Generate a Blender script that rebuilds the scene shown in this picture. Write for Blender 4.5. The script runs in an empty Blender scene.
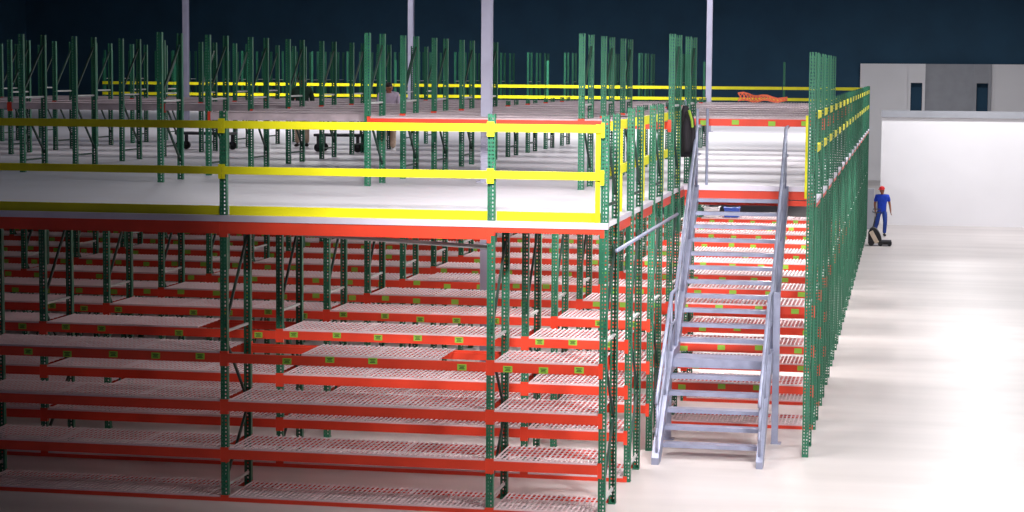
import bpy, bmesh, math, random
from mathutils import Vector, Matrix
random.seed(7)
sc = bpy.context.scene
COL = sc.collection
PI = math.pi

# ------------------------------------------------------------------ materials
def lin(c):
    out = []
    for v in c:
        v /= 255.0
        out.append(v / 12.92 if v <= 0.04045 else ((v + 0.055) / 1.055) ** 2.4)
    return tuple(out) + (1.0,)

def mat(name, rgb, rough=0.5, metal=0.0, var=0.12, scale=6.0, rgb2=None, stretch=None, spec=0.4, bump=0.0):
    m = bpy.data.materials.new(name)
    m.use_nodes = True
    nt = m.node_tree
    b = nt.nodes['Principled BSDF']
    b.inputs['Roughness'].default_value = rough
    b.inputs['Metallic'].default_value = metal
    b.inputs['Specular IOR Level'].default_value = spec
    tc = nt.nodes.new('ShaderNodeTexCoord')
    mp = nt.nodes.new('ShaderNodeMapping')
    if stretch:
        mp.inputs['Scale'].default_value = stretch
    nz = nt.nodes.new('ShaderNodeTexNoise')
    nz.inputs['Scale'].default_value = scale
    nz.inputs['Detail'].default_value = 5
    cr = nt.nodes.new('ShaderNodeValToRGB')
    a = lin(rgb)
    d = lin(rgb2) if rgb2 else tuple(x * (1 - var * 2) for x in a[:3]) + (1,)
    cr.color_ramp.elements[0].color = d
    cr.color_ramp.elements[0].position = 0.3
    cr.color_ramp.elements[1].color = a
    cr.color_ramp.elements[1].position = 0.62
    nt.links.new(tc.outputs['Object'], mp.inputs['Vector'])
    nt.links.new(mp.outputs['Vector'], nz.inputs['Vector'])
    nt.links.new(nz.outputs['Fac'], cr.inputs['Fac'])
    nt.links.new(cr.outputs['Color'], b.inputs['Base Color'])
    if bump:
        bp = nt.nodes.new('ShaderNodeBump')
        bp.inputs['Strength'].default_value = bump
        nt.links.new(nz.outputs['Fac'], bp.inputs['Height'])
        nt.links.new(bp.outputs['Normal'], b.inputs['Normal'])
    return m

M = {}
M['green'] = mat('green_steel', (42, 112, 84), 0.45, 0, 0.12, 3)
M['orange'] = mat('orange_steel', (226, 68, 44), 0.42, 0, 0.08, 2)
M['yellow'] = mat('yellow_paint', (238, 230, 24), 0.45, 0, 0.06, 2)
M['wiregrey'] = mat('dull_galvanised_wire', (196, 178, 184), 0.5, 0.0, 0.14, 3)
M['wire'] = mat('galvanised_wire', (226, 206, 210), 0.5, 0.0, 0.06, 3)
M['galv'] = mat('galvanised_steel', (156, 160, 184), 0.42, 0.35, 0.12, 5)
M['brace'] = mat('pale_lit_brace_steel', (196, 198, 196), 0.5, 0.1, 0.1, 4)  # horizontal braces: light on their tops put into the colour; pipe shares it
M['darkbrace'] = mat('dark_brace_steel', (40, 66, 56), 0.5, 0, 0.1, 4)
M['trim'] = mat('silver_trim', (222, 214, 228), 0.4, 0.2, 0.05, 3)
M['tag'] = mat('lime_card', (146, 190, 66), 0.6, 0, 0.02, 3)
M['tagtext'] = mat('card_print', (40, 60, 30), 0.6, 0, 0.02, 3)
M['deckfloor'] = mat('mezzanine_board', (230, 224, 230), 0.45, 0, 0.035, 0.7, stretch=(0.12, 1.4, 1))
M['floor'] = mat('polished_concrete', (202, 194, 192), 0.4, 0, 0.08, 0.8, stretch=(0.2, 1.3, 1))
M['navy'] = mat('dark_navy_siding', (42, 78, 104), 0.8, 0, 0.1, 0.6)
M['whitewall'] = mat('white_panel_wall', (240, 238, 242), 0.6, 0, 0.02, 0.5)
M['greycap'] = mat('grey_capping', (160, 162, 170), 0.5, 0, 0.05, 2)
M['column'] = mat('grey_lavender_column', (158, 156, 176), 0.5, 0.1, 0.06, 3)
M['black'] = mat('black_rubber', (26, 26, 30), 0.55, 0, 0.1, 6)
M['darkgrey'] = mat('dark_grey_plastic', (58, 58, 64), 0.5, 0, 0.1, 6)
M['tan'] = mat('tan_panel', (206, 188, 168), 0.6, 0, 0.08, 5)
M['skin'] = mat('skin', (150, 96, 74), 0.55, 0, 0.05, 8)
M['blue'] = mat('blue_cotton', (30, 68, 200), 0.8, 0, 0.1, 9)
M['denim'] = mat('blue_denim', (44, 74, 160), 0.85, 0, 0.12, 12)
M['red'] = mat('red_cap_cloth', (214, 40, 46), 0.7, 0, 0.06, 8)
M['khaki'] = mat('khaki_cotton', (196, 172, 150), 0.85, 0, 0.08, 10)
M['darkgreen'] = mat('dark_green_cotton', (26, 50, 40), 0.85, 0, 0.1, 10)
M['lavender'] = mat('lavender_cotton', (186, 170, 190), 0.85, 0, 0.08, 10)
M['hair'] = mat('dark_hair', (30, 24, 24), 0.6, 0, 0.1, 20)
M['eye'] = mat('eye_dark', (18, 14, 12), 0.3, 0, 0.0, 5)
M['blackcloth'] = mat('black_cloth', (34, 30, 36), 0.9, 0, 0.15, 8)
M['lime'] = mat('lime_patch', (150, 180, 60), 0.7, 0, 0.05, 8)
M['net'] = mat('orange_netting', (246, 120, 84), 0.6, 0, 0.05, 8)
M['white'] = mat('white_plastic', (238, 236, 238), 0.5, 0, 0.02, 8)
M['bluebox'] = mat('blue_plastic', (60, 92, 190), 0.5, 0, 0.05, 8)
M['shoe'] = mat('black_leather', (28, 24, 24), 0.5, 0, 0.1, 8)

# ------------------------------------------------------------------ mesh helpers
def add_box(bm, x0, y0, z0, x1, y1, z1):
    v = [bm.verts.new(p) for p in ((x0,y0,z0),(x1,y0,z0),(x1,y1,z0),(x0,y1,z0),(x0,y0,z1),(x1,y0,z1),(x1,y1,z1),(x0,y1,z1))]
    for f in ((0,3,2,1),(4,5,6,7),(0,1,5,4),(1,2,6,5),(2,3,7,6),(3,0,4,7)):
        bm.faces.new([v[i] for i in f])

def add_tube(bm, pts, r, n=8, flat=None):
    pts = [Vector(p) for p in pts]
    rings = []
    for i, p in enumerate(pts):
        t = (pts[min(i+1, len(pts)-1)] - pts[max(i-1, 0)]).normalized()
        a = t.cross(Vector((0,0,1)) if abs(t.z) < 0.95 else Vector((1,0,0))).normalized()
        b = t.cross(a).normalized()
        rings.append([bm.verts.new(p + (a*math.cos(2*PI*k/n) + b*math.sin(2*PI*k/n))*r) for k in range(n)])
    for i in range(len(rings)-1):
        for k in range(n):
            bm.faces.new((rings[i][k], rings[i][(k+1)%n], rings[i+1][(k+1)%n], rings[i+1][k]))
    bm.faces.new(rings[0][::-1]); bm.faces.new(rings[-1])

def add_bar(bm, p, q, w, h):
    """rectangular bar from p to q, w across horizontally, h in the other direction"""
    p, q = Vector(p), Vector(q)
    t = (q-p).normalized()
    a = t.cross(Vector((0,0,1)))
    a = a.normalized() if a.length > 1e-4 else Vector((1,0,0))
    b = a.cross(t).normalized()
    vs = []
    for c in (p, q):
        for s, u in ((-1,-1),(1,-1),(1,1),(-1,1)):
            vs.append(bm.verts.new(c + a*s*w/2 + b*u*h/2))
    for f in ((0,1,2,3),(7,6,5,4),(0,4,5,1),(1,5,6,2),(2,6,7,3),(3,7,4,0)):
        bm.faces.new([vs[i] for i in f])

def add_prism(bm, prof, x0, x1):
    """profile in (y,z) extruded along x"""
    a = [bm.verts.new((x0, y, z)) for y, z in prof]
    b = [bm.verts.new((x1, y, z)) for y, z in prof]
    n = len(prof)
    bm.faces.new(a); bm.faces.new(b[::-1])
    for i in range(n):
        bm.faces.new((a[i], b[i], b[(i+1)%n], a[(i+1)%n]))

def add_ball(bm, c, r, sx=1, sy=1, sz=1, u=12, v=8):
    mtx = Matrix.Translation(c) @ Matrix.Diagonal((sx*r, sy*r, sz*r, 1))
    bmesh.ops.create_uvsphere(bm, u_segments=u, v_segments=v, radius=1, matrix=mtx)

def add_wheel(bm, c, r, w, axis='X', n=20):
    rot = Matrix.Rotation(PI/2, 4, 'Y') if axis == 'X' else Matrix.Rotation(PI/2, 4, 'X')
    bmesh.ops.create_cone(bm, cap_ends=True, segments=n, radius1=r, radius2=r, depth=w, matrix=Matrix.Translation(c) @ rot)

def mesh_of(name, bm, m, smooth=False):
    bmesh.ops.recalc_face_normals(bm, faces=bm.faces)
    me = bpy.data.meshes.new(name)
    bm.to_mesh(me); bm.free()
    me.materials.append(M[m])
    if smooth:
        for p in me.polygons: p.use_smooth = True
    return me

def link(name, me, parent=None, loc=(0,0,0), rotz=0):
    o = bpy.data.objects.new(name, me)
    COL.objects.link(o)
    o.location = loc
    o.rotation_euler = (0, 0, rotz)
    if parent: o.parent = parent
    return o

def obj(name, bm, m, parent=None, loc=(0,0,0), smooth=False):
    return link(name, mesh_of(name, bm, m, smooth), parent, loc)

def tag(o, label, cat, group=None):
    o['label'] = label; o['category'] = cat; o['kind'] = 'thing'
    if group: o['group'] = group
    return o

def thing(name, label, cat, loc=(0,0,0), rotz=0, group=None):
    o = bpy.data.objects.new(name, None)
    o.empty_display_size = 0.2
    COL.objects.link(o)
    o.location = loc; o.rotation_euler = (0, 0, rotz)
    return tag(o, label, cat, group)

def struct(o):
    o['kind'] = 'structure'
    return o

def B(): return bmesh.new()

def bevel(o, w=0.01, seg=2):
    md = o.modifiers.new('bevel', 'BEVEL'); md.width = w; md.segments = seg; md.limit_method = 'ANGLE'
    return o

# ------------------------------------------------------------------ layout (metres, from the survey of the photograph)
H = 5.7                                   # eye height
PITCH, DEPTH = 2.435, 1.05                # row pitch, frame depth
def rowY(k): return 25.71 + PITCH * k
XL = [-1.40, -3.74, -5.20, -8.77, -12.37, -15.94, -19.50, -23.07]
DECK = 3.78
NROW = 12
ORD = ['front', 'second', 'third', 'fourth', 'fifth', 'sixth', 'seventh', 'eighth', 'ninth', 'tenth', 'eleventh', 'twelfth',
       'thirteenth', 'fourteenth', 'fifteenth', 'sixteenth', 'seventeenth', 'eighteenth', 'nineteenth', 'twentieth', 'twenty-first']
LINE = ['at the aisle end', 'on the line left of the stairs', 'left of the narrow bay', 'between the two wide bays',
        'left of the left wide bay', 'one bay farther left', 'second bay farther left', 'leftmost line']
BAY = ['bay behind the stairs', 'narrow bay left of stairs', 'middle wide bay', 'left wide bay', 'bay beyond left wide bay',
       'outer left bay', 'outermost left bay']
LEVEL = {1.97: 'upper', 1.33: 'middle', 0.69: 'lower', 0.05: 'floor-level', 4.90: 'mezzanine'}

def left_edge(Y): return -0.455 * Y        # picture's left limit at depth Y

# ------------------------------------------------------------------ setting
bm = B(); add_box(bm, -50, -2, -0.2, 20, 113, 0.0); struct(obj('floor', bm, 'floor'))
bm = B(); add_box(bm, -50, 112, 0, 20, 112.4, 12); struct(obj('wall_back', bm, 'navy'))
bm = B(); add_box(bm, -50.4, -2, 0, -50, 112.4, 12); struct(obj('wall_left', bm, 'navy'))
bm = B(); add_box(bm, 20, -2, 0, 20.4, 112.4, 12); struct(obj('wall_right', bm, 'whitewall'))
bm = B(); add_box(bm, -50.4, -2, 12, 20.4, 112.4, 12.3); struct(obj('ceiling', bm, 'navy'))
# white partition behind the worker with a grey capping
bm = B(); add_box(bm, -1.0, 79.0, 0, 20, 79.25, 4.05); struct(obj('wall_partition', bm, 'whitewall'))
bm = B(); add_box(bm, -1.02, 78.9, 4.05, 20, 79.35, 4.3); struct(obj('trim_1', bm, 'greycap'))
# light bay on the back wall above the partition: pale steel door frames and a dark opening
dr = struct(link('door_1', None)); dr.location = (0, 111.7, 0)
for i in range(6):
    bm = B(); x = -2.6 + i*3.4
    add_box(bm, x, 0, 0, x+2.5, 0.3, 6.2); add_box(bm, x+2.5, -0.2, 0, x+2.65, 0.3, 5.2); add_box(bm, x+3.25, -0.2, 0, x+3.4, 0.3, 5.2)
    add_box(bm, x+2.5, -0.2, 5.2, x+3.4, 0.3, 6.2)
    obj('door_panel', bm, 'greycap' if i % 2 else 'whitewall', dr)
# steel building columns
def column(X, Y, name):
    bm = B()
    add_box(bm, -0.085, -0.09, 0, 0.085, -0.075, 12); add_box(bm, -0.085, 0.075, 0, 0.085, 0.09, 12); add_box(bm, -0.008, -0.075, 0, 0.008, 0.075, 12)
    o = struct(obj(name, bm, 'column', None, (X, Y, 0)))
    bm = B(); add_box(bm, -0.15, -0.15, DECK, 0.15, 0.15, DECK+0.02); obj('base_plate', bm, 'column', o)
column(-7.14, 34.88, 'column_1'); column(-6.35, 66.6, 'column_2'); column(-16.2, 66.6, 'column_3'); column(-24.0, 66.6, 'column_4')

# mezzanine floor: L-shaped slab
bm = B()
prof = [(-40, 25.74), (-3.72, 25.74), (-3.72, 34.9), (-1.42, 34.9), (-1.42, 74.5), (-2.0, 74.5), (-2.0, 98.5), (-40, 98.5)]
a = [bm.verts.new((x, y, DECK-0.06)) for x, y in prof]; b = [bm.verts.new((x, y, DECK)) for x, y in prof]
bm.faces.new(a[::-1]); bm.faces.new(b)
for i in range(len(prof)): bm.faces.new((a[i], a[(i+1)%len(prof)], b[(i+1)%len(prof)], b[i]))
struct(obj('floor_mezzanine', bm, 'deckfloor'))
bm = B()
add_box(bm, -27, 25.68, DECK-0.07, -3.69, 25.75, DECK+0.012); add_box(bm, -3.72, 34.84, DECK-0.07, -1.42, 34.92, DECK+0.012)
struct(obj('trim_2', bm, 'trim'))

# ------------------------------------------------------------------ uprights
def post_mesh(h):
    bm = B()
    w = 0.0475; t = 0.004
    for x0, x1 in ((-w, -0.031), (-0.012, 0.012), (0.031, w)):
        add_box(bm, x0, 0, 0, x1, t, h)
    z = 0.05
    n = int((h-0.06)/0.0508)
    add_box(bm, -0.031, 0, 0, -0.012, t, 0.05); add_box(bm, 0.012, 0, 0, 0.031, t, 0.05)
    for i in range(n):
        zz = 0.05 + i*0.0508
        for x0, x1 in ((-0.031, -0.012), (0.012, 0.031)):
            add_box(bm, x0, 0, zz+0.024, x1, t, min(zz+0.0508, h))
    for s in (-1, 1):
        x0, x1 = sorted((s*w, s*(w-t)))
        add_box(bm, x0, t, 0, x1, 0.076, h)
        x0, x1 = sorted((s*w, s*(w-0.018)))
        add_box(bm, x0, 0.072, 0, x1, 0.076, h)
    add_box(bm, -w, 0.001, 0, w, 0.12, 0.012)
    return mesh_of('post', bm, 'green')
POST = {}
def post(h):
    if h not in POST: POST[h] = post_mesh(h)
    return POST[h]
def bar_mesh(p, q, m, w=0.032, h=0.032):
    bm = B(); add_bar(bm, p, q, w, h); return mesh_of('brace', bm, m)
y0, y1 = 0.06, DEPTH-0.06
BR_LOW = [bar_mesh((0,y0,0.2),(0,y1,0.2),'brace'), bar_mesh((0,y0,2.25),(0,y1,2.25),'brace'), bar_mesh((0,y1,3.45),(0,y0,2.32),'darkbrace'),
          bar_mesh((0,y0,2.16),(0,y1,1.2),'darkbrace'), bar_mesh((0,y1,1.12),(0,y0,0.28),'darkbrace')]
BR_HIGH = [bar_mesh((0,y0,4.0),(0,y1,4.0),'darkbrace'), bar_mesh((0,y0,5.0),(0,y1,4.12),'darkbrace'), bar_mesh((0,y0,5.15),(0,y1,5.15),'brace')]
BR_TOP = [bar_mesh((0,y1,6.1),(0,y0,5.22),'darkbrace')]

def frame(line, k, hf, hr=None):
    hr = hr or hf
    t = thing('upright_frame', 'green perforated rack frame, %s row back, %s' % (ORD[k], LINE[line]), 'rack frame', (XL[line], rowY(k), 0), 0, 'green rack frames')
    if k == 0: t['label'] = 'green perforated rack frame in the front row, %s' % LINE[line]
    link('post', post(hf), t, (0, 0, 0)); link('post', post(hr), t, (0, DEPTH, 0), PI)
    br = list(BR_LOW)
    if min(hf, hr) > 5: br += BR_HIGH[:2]
    if min(hf, hr) > 5.3: br += BR_HIGH[2:]
    if min(hf, hr) > 6: br += BR_TOP
    for me in br: link('brace', me, t)
    return t

for line in range(len(XL)):
    for k in range(0, 20):
        X, Y = XL[line], rowY(k)
        if line > 0 and k >= NROW: continue
        if X < left_edge(Y + DEPTH) - 0.3: continue
        if line == 0:
            if k < 2: continue
            frame(line, k, 6.0 if k < 6 else 5.25)
        elif line == 1:
            if k > 4: continue
            if k == 0: frame(line, k, 5.15)
            elif k < 3: frame(line, k, 5.2)
            else: frame(line, k, 6.3 if k < 5 else 3.62)
        else:
            if k == 0: frame(line, k, 5.15, 3.62)
            elif k < 3: frame(line, k, 3.62)
            else: frame(line, k, 5.03 if (line == 2 and k > 5) or (line == 3 and k > 7) else 6.3)

# a farther block of racks beyond the far rails
PLAIN = {}
for r in range(3):
    for c in range(17):
        X, Y = -11.2 - 1.85*c, 101.0 + PITCH*r
        t = thing('upright_frame', 'green frame of the far rack block, %s row, %s from right' % (ORD[r], ['first', 'second', 'third', 'fourth', 'fifth', 'sixth', 'seventh', 'eighth', 'ninth', 'tenth', 'eleventh', 'twelfth', 'thirteenth', 'fourteenth', 'fifteenth', 'sixteenth', 'seventeenth'][c]), 'rack frame', (X, Y, 0), 0, 'green frames of the far rack block')
        link('post', post(6.6), t, (0, 0, 0)); link('post', post(6.6), t, (0, DEPTH, 0), PI)
        for me in BR_LOW + BR_HIGH: link('brace', me, t)

# ------------------------------------------------------------------ beams
def beam_meshes(L, h):
    bm = B()
    # stepped box beam, front face at y=-0.012, top at z=0
    add_prism(bm, [(-0.014, 0), (-0.014, -h), (0.044, -h), (0.044, -0.028), (0.022, -0.028), (0.022, 0)], 0.05, L-0.05)
    me = mesh_of('beam', bm, 'orange')
    pl = B()
    add_box(pl, 0.0, -0.010, -h-0.045, 0.054, -0.002, 0.03); add_box(pl, 0.0485, -0.010, -h-0.045, 0.054, 0.05, 0.03)
    pm = mesh_of('end_plate', pl, 'orange')
    pr = B()
    add_box(pr, -0.054, -0.010, -h-0.045, 0.0, -0.002, 0.03); add_box(pr, -0.054, -0.010, -h-0.045, -0.0485, 0.05, 0.03)
    return me, pm, mesh_of('end_plate', pr, 'orange')
BEAM = {}
def tag_mesh():
    bm = B(); add_box(bm, -0.06, -0.0, -0.04, 0.06, 0.003, 0.04)
    return mesh_of('tag', bm, 'tag')
TAGM = tag_mesh()
bm = B()
for z, w in ((0.018, 0.04), (0.0, 0.028), (-0.018, 0.036)): add_box(bm, -w, -0.002, z-0.005, w, 0.0, z+0.005)
PRINT = mesh_of('print', bm, 'tagtext')

WIDE = {}
def bay_x(bay):
    return (XL[0], XL[2]) if bay == 'wide' else (XL[bay], XL[bay+1])
def bay_name(bay):
    return 'double-width bay behind the stair head' if bay == 'wide' else BAY[bay]
def beam(bay, k, z, rear=False, h=0.12, tags=True, name='shelf_beam', label=None, cat='shelf beam', group='orange shelf beams', dz=0):
    xr, xl = bay_x(bay)
    L = xr - xl
    key = (round(L, 2), h)
    if key not in BEAM: BEAM[key] = beam_meshes(L, h)
    me, pl, pr = BEAM[key]
    y = rowY(k) + (DEPTH if rear else 0)
    lab = label or 'orange %s beam of the %s shelf, %s row, %s' % ('rear' if rear else 'front', LEVEL[z], ORD[k], bay_name(bay))
    t = thing(name, lab, cat, (xr, y, z), PI, group) if rear else thing(name, lab, cat, (xl, y, z), 0, group)
    link('beam', me, t); link('end_plate', pl, t); link('end_plate', pr, t, (L, 0, 0))
    if tags and not rear:
        n = max(2, int(round(L/0.58)))
        off = random.uniform(-0.06, 0.06)
        for i in range(n):
            if random.random() < 0.1: continue
            x = min(max((i+0.5)*L/n + off + random.uniform(-0.04, 0.04), 0.17), L-0.17)
            g = link('tag', TAGM, t, (x, -0.018, -h/2 + random.uniform(-0.02, 0.03)))
            if k < 3: link('print', PRINT, g)
    return t

# ------------------------------------------------------------------ wire decks
def deck_mesh(L, lip=0.012, mname='wire'):
    bm = B()
    n = max(2, int(round(L/0.066)))
    for i in range(n+1):
        x = i*L/n
        x = min(max(x, 0.010), L-0.010)
        add_box(bm, x-0.010, 0.0, 0.007, x+0.010, DEPTH-0.02, 0.02)
    for i in range(7):
        y = 0.005 + i*(DEPTH-0.045)/6
        add_box(bm, 0, y, -0.003, L, y+0.007, 0.006)
    
    if lip > 0.02:
        add_box(bm, 0, -0.028, -lip, L, -0.021, 0.018); add_box(bm, 0, -0.028, 0.002, L, 0.0, 0.018)
    else: add_box(bm, 0, -0.012, -0.004, L, 0.0, 0.02)
    return mesh_of('wire_deck', bm, mname)
DMESH = {}
PANEL = {1: ['whole'], 2: ['left', 'right'], 3: ['left', 'centre', 'right']}
def decks(bay, k, z, panels=None, skip=(), shift=0.0):
    xr, xl = bay_x(bay); xr -= 0.055; xl += 0.055
    n = panels or 1
    L = (xr-xl)/n - 0.006
    lip = z > 4 and not (k == 4 and bay == 0) and not (k == 3)
    key = round(L, 3) + (100 if lip else 0) + (200 if z > 4 else 0)
    if key not in DMESH: DMESH[key] = deck_mesh(L, 0.125 if lip else 0.012, 'wiregrey' if z > 4 else 'wire')
    for i in range(n):
        if i in skip: continue
        which = '' if n == 1 else ' %s panel' % PANEL[n][i]
        o = link('wire_deck', DMESH[key], None, (xl + i*(xr-xl)/n + 0.003 + (shift if n > 1 else 0), rowY(k)+(0.006 if lip else 0.016), z+0.006))
        tag(o, 'pale wire deck%s on %s shelf, %s row, %s' % (which, LEVEL[z], ORD[k], bay_name(bay)), 'wire deck', 'pale wire shelf decks')

for k in range(NROW):
    for bay in list(range(len(BAY))) + ['wide']:
        Y = rowY(k)
        if bay == 'wide':
            if k > 4:
                for z in ((1.97, 1.33, 0.69) if k == 5 else (1.97,)):
                    beam('wide', k, z, tags=(z > 1.5)); decks('wide', k, z, 1)
            continue
        if k > 4 and bay in (0, 1): continue
        if XL[bay] < left_edge(Y) - 0.1: continue
        npan = {0: 2, 1: 1, 2: 3, 3: 3}.get(bay, 1) if k < 4 else 1
        lv = []
        if bay == 0:
            if k >= 3:
                lv.append(1.97)
                if k < 6: lv += [1.33, 0.69, 0.05]
        elif bay == 1:
            lv.append(1.97)
            if k < 6: lv += [1.33, 0.69]
            if k < 2: lv.append(0.05)
        else:
            lv.append(1.97)
            if k < 2: lv.append(1.33)
            if k < 3: lv.append(0.69)
            if k < 2: lv.append(0.05)
        if k > 12: lv = []
        for z in lv:
            beam(bay, k, z, tags=(k < 11 and z > 1.5) or (bay == 0 and z > 0.5))
            if k < 5: beam(bay, k, z, rear=True)
            skip = ()
            shift = 0
            if bay == 2 and k == 0 and z == 1.97: skip, shift = (2,), 0.9
            if bay == 2 and k == 0 and z == 1.97: skip = ()
            if (bay, k, z) == (2, 0, 1.97):
                # two panels pushed together in the middle, gaps at both ends
                xr, xl = XL[2]-0.055, XL[3]+0.055
                L = 0.915
                if L not in DMESH: DMESH[L] = deck_mesh(L)
                for i, w in enumerate(('left', 'right')):
                    o = link('wire_deck', DMESH[L], None, (xl + 1.0 + i*(L+0.004), Y+0.016, z+0.006))
                    tag(o, 'pale wire deck, %s one of two between open gaps, upper shelf, front row' % w, 'wire deck', 'pale wire shelf decks')
                continue
            if (bay, k, z) == (3, 1, 1.97): skip = (2,)
            if (bay, k, z) == (2, 2, 1.33): skip = (0,)
            decks(bay, k, z, npan, skip)
        # shelves above the mezzanine
        if k >= 3 and not (bay == 0 and k < 4) and not (bay == 3 and k < 4) and not (bay > 3 and k < 7) and not (k > 4 and bay < 2):
            beam(bay, k, 4.90, tags=(bay == 0 and k == 4))
            decks(bay, k, 4.90, 1)
    if k > 4:
        beam('wide', k, 4.90, tags=False)
        decks('wide', k, 4.90, 1)

for i, (x, rz, w) in enumerate(((-8.3, 0.05, 'left'), (-7.05, -0.04, 'right'))):
    L = 1.147
    if L not in DMESH: DMESH[L] = deck_mesh(L)
    o = link('wire_deck', DMESH[L], None, (x, rowY(4)-0.04, 2.015), rz)
    tag(o, 'loose wire deck laid askew on the upper shelf, fifth row, %s of the two' % w, 'wire deck', 'pale wire shelf decks')

# ------------------------------------------------------------------ mezzanine edge beams
def edge(bay, h):
    beam(bay, 0, DECK-0.05, h=h, tags=False, name='deck_beam', label='%s orange mezzanine edge beam over the %s' % ('thin' if h < 0.1 else 'deep', BAY[bay]), cat='deck beam', group='orange mezzanine edge beams')
edge(1, 0.085); edge(2, 0.18); edge(3, 0.18)
for z, h, w in ((DECK-0.05, 0.16, 'upper'), (DECK-0.225, 0.09, 'lower')):
    t = thing('deck_beam', '%s orange beam under the mezzanine edge behind the stair top' % w, 'deck beam', (-3.69, 34.87, z), 0, 'orange mezzanine edge beams')
    bm = B(); add_prism(bm, [(-0.014, 0), (-0.014, -h), (0.044, -h), (0.044, -0.028), (0.022, -0.028), (0.022, 0)], 0, 2.24); obj('beam', bm, 'orange', t)
    bm = B(); add_box(bm, -0.01, -0.02, -h-0.02, 0.05, 0.05, 0.015); obj('end_plate', bm, 'orange', t)
    bm = B(); add_box(bm, 2.2, -0.02, -h-0.02, 2.25, 0.05, 0.015); obj('end_plate', bm, 'orange', t)
# side beams between frames, along the depth
def side_beams(X, k0, k1, gap_lab, w):
    for k in range(k0, k1):
        ya, yb = rowY(k)+DEPTH+0.001, rowY(k+1)-0.001
        bm = B(); add_box(bm, X-0.03, ya, DECK-(0.19 if X < -3 else 0.12), X+0.03, yb, DECK-0.05)
        t = thing('deck_beam', 'short orange side beam %s behind the %s row' % (gap_lab, ORD[k]), 'deck beam', (0,0,0), 0, 'short orange side beams')
        obj('beam', bm, 'orange', t)
        bm = B(); add_box(bm, X-0.035, ya, DECK-0.048, X+0.045, yb, DECK+0.008); obj('cap_strip', bm, 'trim', t)
side_beams(-3.76, 0, 4, 'at mezzanine edge left of stairs', 0.06)
side_beams(-1.38, 2, 19, 'at mezzanine edge on the aisle', 0.06)

# ------------------------------------------------------------------ yellow guard rails on the front edge
def rail(bay, z0, z1, kind, xl=None, xr=None):
    xl = xl if xl is not None else XL[bay+1]; xr = xr if xr is not None else XL[bay]
    t = thing('guard_rail', 'yellow %s guard rail on the front edge over the %s' % (kind, BAY[bay]), 'guard rail', (xl, rowY(0)-0.012, z0), 0, 'yellow guard rails on the front edge')
    L = xr-xl; h = z1-z0
    bm = B(); add_prism(bm, [(0, 0), (-0.04, 0), (-0.04, h), (0, h), (0, h-0.006), (-0.03, h-0.012), (-0.03, 0.012), (0, 0.006)], 0.0 if bay == 1 else 0.004, L-0.004); obj('rail', bm, 'yellow', t)
    bm = B(); add_box(bm, 0.002, -0.046, -0.06, 0.046, -0.040, h+0.03); obj('bracket', bm, 'yellow', t)
    bm = B(); add_box(bm, L-0.046, -0.046, -0.06, L-0.002, -0.040, h+0.03); obj('bracket', bm, 'yellow', t)
for bay in (1, 2, 3):
    rail(bay, 4.925, 5.025, 'top'); rail(bay, 4.33, 4.43, 'middle')
    xl, xr = XL[bay+1]+0.06, XL[bay]-0.06
    bm = B(); add_box(bm, xl, 25.78, DECK+0.015, xr, 25.80, DECK+0.13); add_box(bm, xl, 25.78, DECK+0.002, xr, 25.86, DECK+0.015)
    tag(obj('toe_board', bm, 'yellow'), 'yellow toe board along the mezzanine front edge over the %s' % BAY[bay], 'toe board', 'yellow toe boards')
# corner yellow upright
bm = B(); add_box(bm, -3.86, 25.70, DECK+0.01, -3.80, 25.73, 5.03); add_box(bm, -3.86, 25.73, DECK+0.01, -3.85, 25.78, 5.03)
tag(obj('rail_post', bm, 'yellow'), 'yellow upright closing the guard rails at the front right corner', 'rail post')
# side rails left of the stairs
for k in range(0, 4):
    ya, yb = rowY(k)+DEPTH+0.1, rowY(k+1)+0.35
    for z, w in ((4.925, 'top'), (4.33, 'middle')):
        bm = B(); add_box(bm, -3.84, ya, z, -3.79, yb, z+0.12)
        tag(obj('guard_rail', bm, 'yellow'), 'yellow %s side rail left of stairs behind the %s row' % (w, ORD[k]), 'guard rail', 'yellow side rails left of the stairs')
    bm = B(); add_box(bm, -3.91, yb-0.41, DECK, -3.845, yb-0.38, 5.0); add_box(bm, -3.91, yb-0.38, DECK, -3.90, yb-0.37, 5.0)
    tag(obj('rail_post', bm, 'yellow'), 'yellow rail post left of the stairs by the %s row' % ORD[k+1], 'rail post', 'yellow rail posts left of the stairs')
# aisle side rails
for k in range(2, 19):
    ya, yb = rowY(k)+DEPTH+0.02, rowY(k+1)-0.02
    for z, w in ((5.0, 'top'), (4.49, 'middle')):
        bm = B(); add_prism(bm, [(ya, z), (yb, z), (yb, z+0.11), (ya, z+0.11)], -1.41, -1.355)
        tag(obj('guard_rail', bm, 'yellow'), 'yellow %s rail on the aisle wall behind the %s row' % (w, ORD[k]), 'guard rail', 'yellow rails on the aisle wall')
bm = B(); add_box(bm, -1.535, 31.62, DECK+0.01, -1.475, 31.66, 5.05)
tag(obj('rail_post', bm, 'yellow'), 'yellow rail post at the near end of the green aisle wall', 'rail post')
# far edge of the mezzanine
for i in range(10):
    xa, xb = -39.8 + i*3.77, -39.8 + (i+1)*3.77 - 0.04
    nm = ['leftmost', 'second from left', 'third from left', 'fourth from left', 'fifth from left', 'fifth from right', 'fourth from right', 'third from right', 'second from right', 'rightmost'][i]
    t = thing('guard_rail', 'yellow two-bar rail on the far mezzanine edge, %s' % nm, 'guard rail', (xa, 98.2, DECK), 0, 'yellow rails on the far mezzanine edge')
    for z in (0.58, 1.1):
        bm = B(); add_box(bm, 0, 0, z, xb-xa, 0.05, z+0.14); obj('rail', bm, 'yellow', t)
    bm = B(); add_box(bm, 0, 0.05, 0, 0.1, 0.13, 2.4); obj('post', bm, 'green', t)

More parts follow.
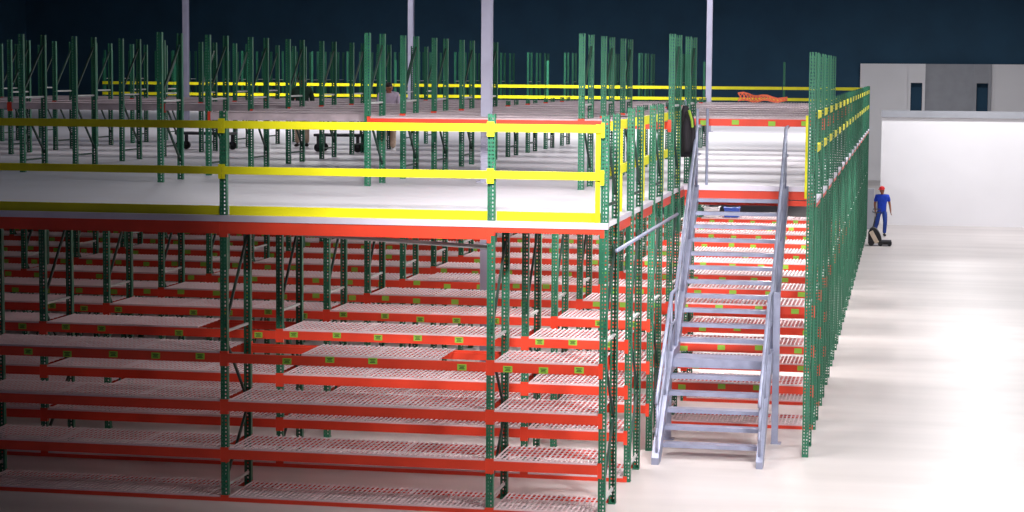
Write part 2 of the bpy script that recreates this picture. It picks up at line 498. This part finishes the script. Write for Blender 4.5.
# ------------------------------------------------------------------ staircase
ST = thing('staircase', 'galvanised steel staircase with landing and pipe handrails climbing to the mezzanine', 'staircase', (-2.75, 34.9, 0))
XA, XB = -3.46, -2.05                                      # clear width between stringers
def sx(x): return x + 2.75
def sy(y): return y - 34.9
RISE, RUN = 0.205, 0.25
YL0, YL1, ZL = 34.9-12*RUN+0.0, 31.3, DECK-12*RISE         # landing back, front, height
def tread(y, z):
    bm = B()
    add_box(bm, sx(XA), sy(y), z-0.035, sx(XB), sy(y)+0.23, z)
    add_box(bm, sx(XA), sy(y)-0.012, z-0.055, sx(XB), sy(y)+0.003, z+0.004)
    add_box(bm, sx(XA), sy(y)+0.22, z-0.055, sx(XB), sy(y)+0.23, z-0.03)
    obj('tread', bm, 'galv', ST)
for k in range(1, 12): tread(34.9-RUN*k, DECK-RISE*k)
R2 = ZL/6
for k in range(1, 6): tread(YL1-RUN*k, ZL-R2*k)
bm = B(); add_box(bm, sx(XA), sy(YL1), ZL-0.04, sx(XB), sy(YL0), ZL); add_box(bm, sx(XA), sy(YL1)-0.015, ZL-0.13, sx(XB), sy(YL1), ZL+0.004)
obj('landing', bm, 'galv', ST)
YF = YL1-RUN*6
def stringer(xa, xb):
    bm = B()
    add_prism(bm, [(sy(34.835), DECK+0.02), (sy(34.835), DECK-0.26), (sy(YL0), ZL-0.2), (sy(YL0)+0.0, ZL+0.12)], sx(xa), sx(xb)); obj('stringer', bm, 'galv', ST)
    bm = B()
    add_prism(bm, [(sy(YL0), ZL+0.12), (sy(YL0), ZL-0.2), (sy(YL1)-0.05, ZL-0.2), (sy(YF)-0.0, 0), (sy(YF)-0.3, 0), (sy(YF)-0.3, 0.1), (sy(YL1), ZL+0.12)], sx(xa), sx(xb)); obj('stringer', bm, 'galv', ST)
stringer(XA-0.105, XA); stringer(XB, XB+0.095)
for X in (XA-0.04, XB+0.04):
    for hh, r in ((1.0, 0.03), (0.52, 0.024)):
        bm = B()
        add_tube(bm, [(sx(X), sy(35.3), DECK+hh), (sx(X), sy(34.8), DECK+hh), (sx(X), sy(YL0), ZL+hh), (sx(X), sy(YL1), ZL+hh), (sx(X), sy(YF)-0.2, hh), (sx(X), sy(YF)-0.3, hh-0.1)], r)
        obj('handrail', bm, 'galv', ST, smooth=True)
    for y, z in ((34.8, DECK), (33.8, DECK-RISE*4.4), (32.85, DECK-RISE*8.2), (YL0, ZL), (YL1, ZL), (30.55, ZL-R2*3), (YF-0.2, 0.05)):
        bm = B(); add_tube(bm, [(sx(X), sy(y), max(z-0.1, 0)), (sx(X), sy(y), z+1.0)], 0.021)
        obj('rail_post', bm, 'galv', ST, smooth=True)
for X in (XA-0.115, XB+0.13):
    bm = B(); add_box(bm, sx(X)-0.05, sy(31.62), 0, sx(X)+0.05, sy(31.72), ZL+1.02 if X > -2.5 else ZL); add_box(bm, sx(X)-0.055, sy(31.57), 0, sx(X)+0.1, sy(31.77), 0.012)
    obj('support_post', bm, 'galv', ST)
# tall slim rails at the stair head
for X, y in ((-3.52, 34.98), (-3.36, 35.1)):
    bm = B(); add_tube(bm, [(sx(X), sy(y), DECK), (sx(X), sy(y), DECK+1.3)], 0.024); obj('rail_post', bm, 'galv', ST)

# ------------------------------------------------------------------ pipes
bm = B(); add_tube(bm, [(-8.9, 25.95, 3.60), (-5.28, 25.95, 3.43)], 0.028, 10); add_tube(bm, [(-5.28, 25.95, 3.43), (-5.24, 25.85, 3.47)], 0.028, 8)
for x in (-8.0, -6.8, -5.7): add_tube(bm, [(x, 25.95, 3.57-(x+8.4)*0.047), (x, 25.95, 3.70)], 0.008, 6)
tag(obj('pipe', bm, 'brace', smooth=True), 'galvanised pipe hung under the front mezzanine beam of the middle wide bay', 'pipe')
bm = B(); add_tube(bm, [(-3.62, 26.0, 3.42), (-3.62, 33.0, 3.42)], 0.026, 10)
for y in (26.8, 28.2, 29.3, 30.7, 31.7): add_box(bm, -3.688, y-0.02, 3.39, -3.60, y+0.02, 3.41)
tag(obj('pipe', bm, 'galv', smooth=True), 'grey pipe clamped along the racks left of the stairs', 'pipe')

# ------------------------------------------------------------------ orange barrier netting and the loose items below the mezzanine
bm = B()
def netpt(u, v): return (-4.3 + 1.25*u, 53.0 + 0.1*math.sin(u*9), 4.975 + (0.19 - 0.13*u)*v + 0.03*math.sin(u*14))
for i in range(14):
    u = i/14
    add_bar(bm, netpt(u, 0), netpt(min(u+0.09, 1), 1), 0.015, 0.02); add_bar(bm, netpt(min(u+0.09, 1), 0), netpt(u, 1), 0.02, 0.03)
for v in (0, 1):
    for i in range(10): add_bar(bm, netpt(i/10, v), netpt((i+1)/10, v), 0.02, 0.04)
tag(obj('barrier_net', bm, 'net'), 'orange barrier netting draped over the far end of the mezzanine shelves', 'netting')

# ------------------------------------------------------------------ hanging jacket
J = thing('jacket', 'black jacket with a lime patch hanging from the post by the stair top', 'jacket', (-3.66, 34.45, 4.28), 1.25)
bm = B()
rings = [(0.0, 0.11, 0.08, 0.02), (0.2, 0.135, 0.085, 0.01), (0.45, 0.14, 0.085, 0.0), (0.62, 0.135, 0.08, 0.0), (0.74, 0.11, 0.07, -0.01), (0.82, 0.055, 0.05, -0.02), (0.86, 0.05, 0.045, -0.02)]
vr = []
for z, rx, ry, ox in rings:
    vr.append([bm.verts.new((ox + rx*math.cos(2*PI*i/16)*(1+0.06*math.sin(5*2*PI*i/16 + z*6)), ry*math.sin(2*PI*i/16)*(1+0.1*math.cos(4*2*PI*i/16)), z)) for i in range(16)])
for a, b in zip(vr, vr[1:]):
    for i in range(16): bm.faces.new((a[i], a[(i+1)%16], b[(i+1)%16], b[i]))
bm.faces.new(vr[0][::-1]); bm.faces.new(vr[-1])
obj('jacket_body', bm, 'blackcloth', J, smooth=True)
for s in (-1, 1):
    bm = B(); add_tube(bm, [(s*0.09, -0.02, 0.74), (s*0.13, -0.05, 0.6), (s*0.135, -0.07, 0.4), (s*0.125, -0.08, 0.15), (s*0.12, -0.08, 0.08)], 0.05, 10); obj('sleeve', bm, 'blackcloth', J, smooth=True)
bm = B(); add_tube(bm, [(-0.09, -0.1, 0.78), (-0.02, -0.125, 0.6), (0.0, -0.125, 0.5)], 0.022, 8); obj('lime_patch', bm, 'lime', J)
bm = B(); add_tube(bm, [(0, 0, 0.84), (0, 0, 0.93), (-0.03, 0, 0.96), (-0.06, 0, 0.93)], 0.008, 6); obj('hook', bm, 'galv', J)
bm = B(); add_ball(bm, (0, 0, 0), 0.12, 1, 1.15, 0.85, 16, 10); add_box(bm, -0.1, -0.19, -0.05, 0.1, -0.09, -0.03)
tag(obj('hard_hat', bm, 'darkgrey', None, (-3.85, 34.35, 5.12), True), 'dark helmet hung on the corner post above the black jacket', 'helmet')

# ------------------------------------------------------------------ people
def skin_obj(name, verts, edges, m, parent, sub=1, root=0):
    me = bpy.data.meshes.new(name)
    me.from_pydata([v[:3] for v in verts], edges, [])
    me.materials.append(M[m])
    o = bpy.data.objects.new(name, me); COL.objects.link(o); o.parent = parent
    sk = o.modifiers.new('skin', 'SKIN'); sk.use_smooth_shade = True
    ld = me.skin_vertices[0].data
    for i, v in enumerate(verts):
        rr = v[3] if isinstance(v[3], tuple) else (v[3], v[3])
        ld[i].radius = rr
        ld[i].use_root = (i == root)
    ss = o.modifiers.new('subd', 'SUBSURF'); ss.levels = sub; ss.render_levels = sub
    return o

def person(name, label, loc, rotz, J, shirt, trousers, shoe, cap=None, hair=True, group=None, longsleeve=False):
    """J: joint dictionary (metres, facing -Y)"""
    P = thing(name, label, 'person', loc, rotz, group)
    V, E = [], []
    def v(p, r): V.append(tuple(p) + (r,)); return len(V)-1
    def e(a, b): E.append((a, b))
    pel = v(J['pelvis'], (0.10, 0.075)); bel = v(J['belly'], (0.105, 0.075)); che = v(J['chest'], (0.12, 0.08)); nk0 = v(J['neck0'], 0.06); nk1 = v(J['neck1'], 0.055)
    hd = v(J['head'], (0.088, 0.102)); ht = v(J['top'], (0.078, 0.092))
    e(pel, bel); e(bel, che); e(che, nk0); e(nk0, nk1); e(nk1, hd); e(hd, ht)
    hx, hy, hz = J['head']
    fx, fy = J.get('face', (0, -1))
    n0 = v((hx+fx*0.098, hy+fy*0.098, hz-0.005), 0.014); e(hd, n0)
    for s in (-1, 1):
        ear = v((hx - s*fy*-0.0 + s*0.085, hy, hz), 0.016); e(hd, ear)
    for s in ('L', 'R'):
        sh = v(J['sh'+s], 0.062); el = v(J['el'+s], 0.044); wr = v(J['wr'+s], 0.03)
        e(che, sh); e(sh, el); e(el, wr)
        w = Vector(J['wr'+s]); d = (w - Vector(J['el'+s])).normalized()
        side = d.cross(Vector((1, 0, 0))).normalized()          # across the palm
        palm = v(w + d*0.06, (0.036, 0.018)); e(wr, palm)
        nrm = side.cross(d).normalized()
        for i, (off, ln) in enumerate(((-0.03, 0.07), (-0.01, 0.082), (0.01, 0.076), (0.03, 0.058))):
            k1 = v(w + d*0.095 + side*off, 0.0095); k2 = v(w + d*(0.095+ln*0.5) + side*off*1.1 + nrm*0.006, 0.0085); k3 = v(w + d*(0.095+ln*0.95) + side*off*1.1 + nrm*0.022, 0.0075)
            e(palm, k1); e(k1, k2); e(k2, k3)
        t1 = v(w + d*0.05 - side*0.05, 0.011); t2 = v(w + d*0.085 - side*0.066, 0.009); e(palm, t1); e(t1, t2)
        hp = v(J['hip'+s], 0.07); kn = v(J['kn'+s], 0.056); an = v(J['an'+s], 0.036)
        e(pel, hp); e(hp, kn); e(kn, an)
    skin_obj('body', V, E, 'skin', P, 1, 0)
    # shirt
    V, E = [], []
    lo = v(Vector(J['pelvis']) - Vector((0, 0, 0.1)), (0.175, 0.145)); pe = v(J['pelvis'], (0.172, 0.142)); be = v(J['belly'], (0.168, 0.135)); ch = v(J['chest'], (0.182, 0.14)); nn = v(J['neck0'], 0.082)
    e(lo, pe); e(pe, be); e(be, ch); e(ch, nn)
    for s in ('L', 'R'):
        a = v(J['sh'+s], 0.082); sv, ev, wv = Vector(J['sh'+s]), Vector(J['el'+s]), Vector(J['wr'+s])
        b = v(sv.lerp(ev, 0.75 if not longsleeve else 1.0), 0.064); e(ch, a); e(a, b)
        if longsleeve:
            c = v(ev.lerp(wv, 0.9), 0.045); e(b, c)
    skin_obj('shirt', V, E, shirt, P, 1, 0)
    # trousers
    V, E = [], []
    p2 = v(J['pelvis'], (0.15, 0.125)); wa = v(Vector(J['pelvis']).lerp(Vector(J['belly']), 0.45), (0.14, 0.115)); e(p2, wa)
    for s in ('L', 'R'):
        a = v(J['hip'+s], 0.105); b = v(J['kn'+s], 0.078); kv, av = Vector(J['kn'+s]), Vector(J['an'+s]); c = v(kv.lerp(av, 1.0), 0.07); e(p2, a); e(a, b); e(b, c)
    skin_obj('trousers', V, E, trousers, P, 1, 0)
    # shoes
    for s in ('L', 'R'):
        V, E = [], []
        ax, ay, az = J['an'+s]; tx, ty = J.get('toe'+s, (0, -1))
        h0 = v((ax-tx*0.05, ay-ty*0.05, az-0.025), (0.055, 0.05)); h1 = v((ax+tx*0.07, ay+ty*0.07, az-0.03), (0.06, 0.046)); h2 = v((ax+tx*0.18, ay+ty*0.18, az-0.04), (0.052, 0.032)); e(h0, h1); e(h1, h2)
        skin_obj('shoe', V, E, shoe, P, 1, 0)
    bm = B()
    for s in (-1, 1): add_ball(bm, (hx + fx*0.086 - fy*s*-0.03, hy + fy*0.086 + fx*s*0.03, hz+0.02), 0.011, u=8, v=6)
    obj('eyes', bm, 'eye', P, smooth=True)
    bm = B(); add_bar(bm, (hx+fx*0.088-0.025*abs(fy), hy+fy*0.088, hz-0.055), (hx+fx*0.088+0.025*abs(fy), hy+fy*0.088, hz-0.055), 0.012, 0.01); obj('mouth', bm, 'red', P)
    if hair:
        bm = B(); add_ball(bm, (hx-fx*0.014, hy-fy*0.014, hz+0.055), 0.1, 0.93, 1.05, 0.85, 16, 10); 
        bmesh.ops.delete(bm, geom=[q for q in bm.verts if q.co.z < hz+0.02 and (q.co.x-hx)*fx + (q.co.y-hy)*fy > 0.02], context='VERTS')
        obj('hair', bm, 'hair', P, smooth=True)
    if cap:
        bm = B(); add_ball(bm, (hx, hy, hz+0.06), 0.106, 0.95, 1.06, 0.85, 18, 10)
        bmesh.ops.bisect_plane(bm, geom=bm.verts[:]+bm.edges[:]+bm.faces[:], plane_co=(hx, hy, hz+0.045), plane_no=(0, 0, 1), clear_inner=True)
        c = obj('cap', bm, cap, P, smooth=True)
        bm = B()
        n = 10; top = []; bot = []
        for i in range(n+1):
            a = -1.0 + 2.0*i/n
            for r in (0.085, 0.17 - 0.03*abs(a)):
                x = hx + r*(math.sin(a)*-fy*1.0 + math.cos(a)*fx); y = hy + r*(math.sin(a)*fx + math.cos(a)*fy)
                top.append(bm.verts.new((x, y, hz+0.058 - (0.02 if r > 0.1 else 0)))); bot.append(bm.verts.new((x, y, hz+0.048 - (0.02 if r > 0.1 else 0))))
        for i in range(n):
            for L in (top, bot):
                bm.faces.new((L[2*i], L[2*i+1], L[2*i+3], L[2*i+2]))
            bm.faces.new((top[2*i+1], bot[2*i+1], bot[2*i+3], top[2*i+3])); bm.faces.new((top[2*i], bot[2*i], bot[2*i+2], top[2*i+2]))
        obj('cap_peak', bm, cap, c)
    return P

walk = dict(pelvis=(0,0,0.93), belly=(0.005,0.0,1.1), chest=(0.01,-0.01,1.30), neck0=(0.01,-0.01,1.46), neck1=(0.0,-0.025,1.52), head=(-0.01,-0.04,1.61), top=(-0.01,-0.035,1.68), face=(-0.35,-0.94),
            shL=(0.2,0.0,1.40), elL=(0.27,0.02,1.13), wrL=(0.30,-0.10,0.90), shR=(-0.19,0.0,1.40), elR=(-0.25,0.05,1.12), wrR=(-0.22,-0.08,0.88),
            hipL=(0.10,0,0.88), knL=(0.12,-0.12,0.49), anL=(0.10,-0.10,0.085), hipR=(-0.10,0,0.88), knR=(-0.15,0.04,0.49), anR=(-0.24,0.33,0.13), toeL=(0.15,-0.98), toeR=(-0.1,-0.95))
person('person', 'person in blue shirt, blue jeans and red cap walking beside the pallet truck', (-0.86, 73.4, 0), 0.05, walk, 'blue', 'denim', 'shoe', 'red')
stand = dict(pelvis=(0,0,0.93), belly=(0,0.0,1.1), chest=(0,-0.01,1.31), neck0=(0,-0.01,1.47), neck1=(0,-0.02,1.53), head=(0,-0.03,1.62), top=(0,-0.025,1.69), face=(0.3,-0.95),
             shL=(0.2,0,1.41), elL=(0.26,0.0,1.13), wrL=(0.16,-0.2,1.0), shR=(-0.2,0,1.41), elR=(-0.26,0.02,1.13), wrR=(-0.18,-0.18,0.98),
             hipL=(0.09,0,0.88), knL=(0.11,-0.03,0.49), anL=(0.11,0.0,0.085), hipR=(-0.09,0,0.88), knR=(-0.11,-0.02,0.49), anR=(-0.12,0.02,0.085), toeL=(0.1,-0.99), toeR=(-0.15,-0.98))
person('person', 'person in dark green shirt and tan trousers standing on mezzanine behind the yellow rail', (-14.68, 49.05, DECK), 0.2, stand, 'darkgreen', 'khaki', 'shoe', None, True, None, True)
bend = dict(stand); bend.update(chest=(0,-0.10,1.26), neck0=(0,-0.17,1.38), neck1=(0,-0.2,1.43), head=(0,-0.25,1.49), top=(0,-0.27,1.56), shL=(0.2,-0.13,1.33), elL=(0.25,-0.16,1.06), wrL=(0.18,-0.35,0.92), shR=(-0.2,-0.13,1.33), elR=(-0.25,-0.16,1.06), wrR=(-0.18,-0.35,0.92))
person('person', 'person in lavender shirt and tan trousers bending among the posts on the mezzanine', (-11.95, 46.92, DECK), 0.3, bend, 'lavender', 'khaki', 'white', None, True, None, True)

# ------------------------------------------------------------------ pallet truck
T = thing('pallet_truck', 'black walk-behind pallet truck with tan front panel parked at the aisle wall', 'pallet truck', (-0.92, 69.3, 0))
bm = B()
arch = [(-0.33 + 0.36*(1-math.cos(a))*0.95, 0.1 + 0.62*math.sin(a)) for a in [i*PI/2/8 for i in range(9)]]
prof = [(-0.36, 0.08)] + [(-0.36 + 0.0*0, 0.5)] + [(-0.30, 0.64), (-0.2, 0.70), (-0.08, 0.66), (0.04, 0.52), (0.12, 0.34), (0.16, 0.1)]
a = [bm.verts.new((x, -0.2, z)) for x, z in prof]; b = [bm.verts.new((x, 0.3, z)) for x, z in prof]
bm.faces.new(a); bm.faces.new(b[::-1])
for i in range(len(prof)): bm.faces.new((a[i], a[(i+1)%len(prof)], b[(i+1)%len(prof)], b[i]))
bevel(obj('hood', bm, 'black', T), 0.03)
bm = B(); add_bar(bm, (-0.26, -0.22, 0.55), (-0.02, -0.22, 0.12), 0.03, 0.16); obj('front_panel', bm, 'tan', T)
bm = B(); add_box(bm, 0.12, -0.22, 0.05, 0.52, 0.3, 0.15); bevel(obj('base', bm, 'black', T), 0.02)
for y in (-0.18, 0.22):
    bm = B(); add_box(bm, 0.14, y-0.08, 0.15, 0.5, y+0.08, 0.2); obj('fork', bm, 'darkgrey', T)
for x, y, r in ((-0.24, -0.22, 0.11), (-0.24, 0.3, 0.11), (0.44, -0.2, 0.07), (0.44, 0.28, 0.07), (0.1, -0.21, 0.09)):
    bm = B(); add_wheel(bm, (x, y, r), r, 0.06, 'Y'); obj('wheel', bm, 'black', T)
bm = B(); add_tube(bm, [(-0.2, 0.1, 0.66), (-0.1, 0.2, 1.05), (-0.06, 0.24, 1.25)], 0.022); add_tube(bm, [(-0.22, 0.22, 1.25), (-0.2, 0.24, 1.36), (0.06, 0.26, 1.36), (0.1, 0.26, 1.25), (-0.06, 0.24, 1.22), (-0.22, 0.22, 1.25)], 0.02); obj('tiller', bm, 'darkgrey', T)
bm = B(); add_box(bm, -0.3, 0.5, 0.1, 0.02, 0.62, 1.5); add_box(bm, -0.34, 0.48, 0.0, 0.06, 0.64, 0.1)
tag(bevel(obj('cabinet', bm, 'greycap', None, (-1.2, 75.9, 0)), 0.02), 'grey upright cabinet at the far end of the green aisle wall', 'cabinet')

T.scale = (0.88, 0.88, 0.88)
# ------------------------------------------------------------------ hand carts behind the rail
def cart(X, Y, lab, L):
    t = thing('cart', lab, 'cart', (X, Y, DECK), 0, 'dark wheeled carts on the mezzanine')
    bm = B(); add_box(bm, 0, 0, 0.36, L, 0.6, 0.42); bevel(obj('platform', bm, 'darkgrey', t), 0.01)
    for x in (0.1, L-0.1):
        for y in (0.06, 0.54):
            bm = B(); add_wheel(bm, (x, y, 0.1), 0.1, 0.05, 'Y', 18); obj('wheel', bm, 'black', t)
            bm = B(); add_box(bm, x-0.03, y-0.045, 0.1, x+0.03, y-0.035, 0.36); add_box(bm, x-0.03, y+0.035, 0.1, x+0.03, y+0.045, 0.36); obj('caster_fork', bm, 'darkgrey', t)
    bm = B(); add_tube(bm, [(L-0.04, 0.05, 0.42), (L-0.02, 0.05, 0.95), (L-0.02, 0.55, 0.95), (L-0.04, 0.55, 0.42)], 0.018); obj('push_handle', bm, 'darkgrey', t)
cart(-17.0, 46.35, 'dark wheeled platform cart behind the top rail, left of the standing worker', 1.35)
cart(-13.6, 46.35, 'dark wheeled platform cart behind the top rail, right of the standing worker', 1.15)
# totes on the far shelves seen through the stair head
for X, m, lab in ((-5.12, 'white', 'white tote on a far upper shelf seen above the top stair tread'), (-4.6, 'bluebox', 'blue tote on a far upper shelf seen above the top stair tread')):
    bm = B(); add_prism(bm, [(0.02, 0), (0.38, 0), (0.4, 0.26), (0.0, 0.26)], 0.015, 0.385); add_box(bm, -0.01, -0.02, 0.23, 0.41, 0.42, 0.26)
    tag(bevel(obj('tote', bm, m, None, (X, rowY(11)+0.25, 1.995)), 0.012), lab, 'tote')

# ------------------------------------------------------------------ lights
def area(name, loc, target, size, power, color=(1, 1, 1), sy=None, spread=PI):
    l = bpy.data.lights.new(name, 'AREA'); l.energy = power; l.color = color
    l.spread = spread; l.shape = 'RECTANGLE'; l.size = size; l.size_y = sy or size
    o = bpy.data.objects.new(name, l); COL.objects.link(o); o.location = loc
    o.rotation_euler = (Vector(target) - Vector(loc)).to_track_quat('-Z', 'Y').to_euler()
for x, y, p in [(2.0, 33, 560), (2.2, 46, 700), (2.5, 62, 900), (3, 74, 1150), (1.0, 25, 190), (-2.8, 29, 430),
                (-4, 46, 380), (-6, 62, 800), (-10, 80, 1200), (-16, 46, 150), (-18, 62, 500), (-16, 95, 1300), (-30, 95, 900), (2, 100, 700)]:
    area('ceiling_lamp', (x, y, 10.5), (x, y, 0), 1.6, p, (1.0, 0.985, 0.99))
area('front_fill', (0.6, 20.5, 6.6), (-1.6, 28, 1.2), 1.5, 350, (1.0, 0.97, 0.97), None, 1.6)  # added fill from the camera side for the lower rack fronts
area('front_fill', (-3.5, 16, 9.5), (-5.4, 26, 5.6), 1.0, 170, (1.0, 0.98, 0.97), None, 0.62)  # second added fill, brightens the yellow rails on the front edge
# strip lamps under the mezzanine
for k in (1, 3, 5, 7, 9, 11):
    for x, p in ((-2.5, 110), (-4.5, 84), (-7.2, 38), (-11, 5)):
        if x > -3 and k < 5: continue
        area('strip_lamp', (x, rowY(k) + 1.7, 3.66), (x, rowY(k) + 1.7, 0), 0.3, p, (1.0, 0.96, 0.94), 1.2)
w = bpy.data.worlds.new('World'); sc.world = w; w.use_nodes = True
w.node_tree.nodes['Background'].inputs[0].default_value = (0.72, 0.66, 1.0, 1)
w.node_tree.nodes['Background'].inputs[1].default_value = 0.11

# ------------------------------------------------------------------ camera
yaw, pit, rol = 0.18920489, 0.08963796, 0.00700415
fw = Vector((-math.sin(yaw)*math.cos(pit), math.cos(yaw)*math.cos(pit), -math.sin(pit)))
r0 = Vector((math.cos(yaw), math.sin(yaw), 0)); u0 = r0.cross(fw)
rr = r0*math.cos(rol) + u0*math.sin(rol); uu = -r0*math.sin(rol) + u0*math.cos(rol)
cam = bpy.data.cameras.new('Camera'); co = bpy.data.objects.new('Camera', cam); COL.objects.link(co)
mx = Matrix((rr, uu, -fw)).transposed().to_4x4(); mx.translation = (0, 0, H)
co.matrix_world = mx
cam.sensor_width = 36; cam.lens = 36*2063.7/1024; cam.clip_end = 400
sc.camera = co
vs = sc.view_settings
vs.view_transform = 'Standard'; vs.look = 'None'; vs.gamma = 1; vs.exposure = 0.0; vs.use_curve_mapping = False
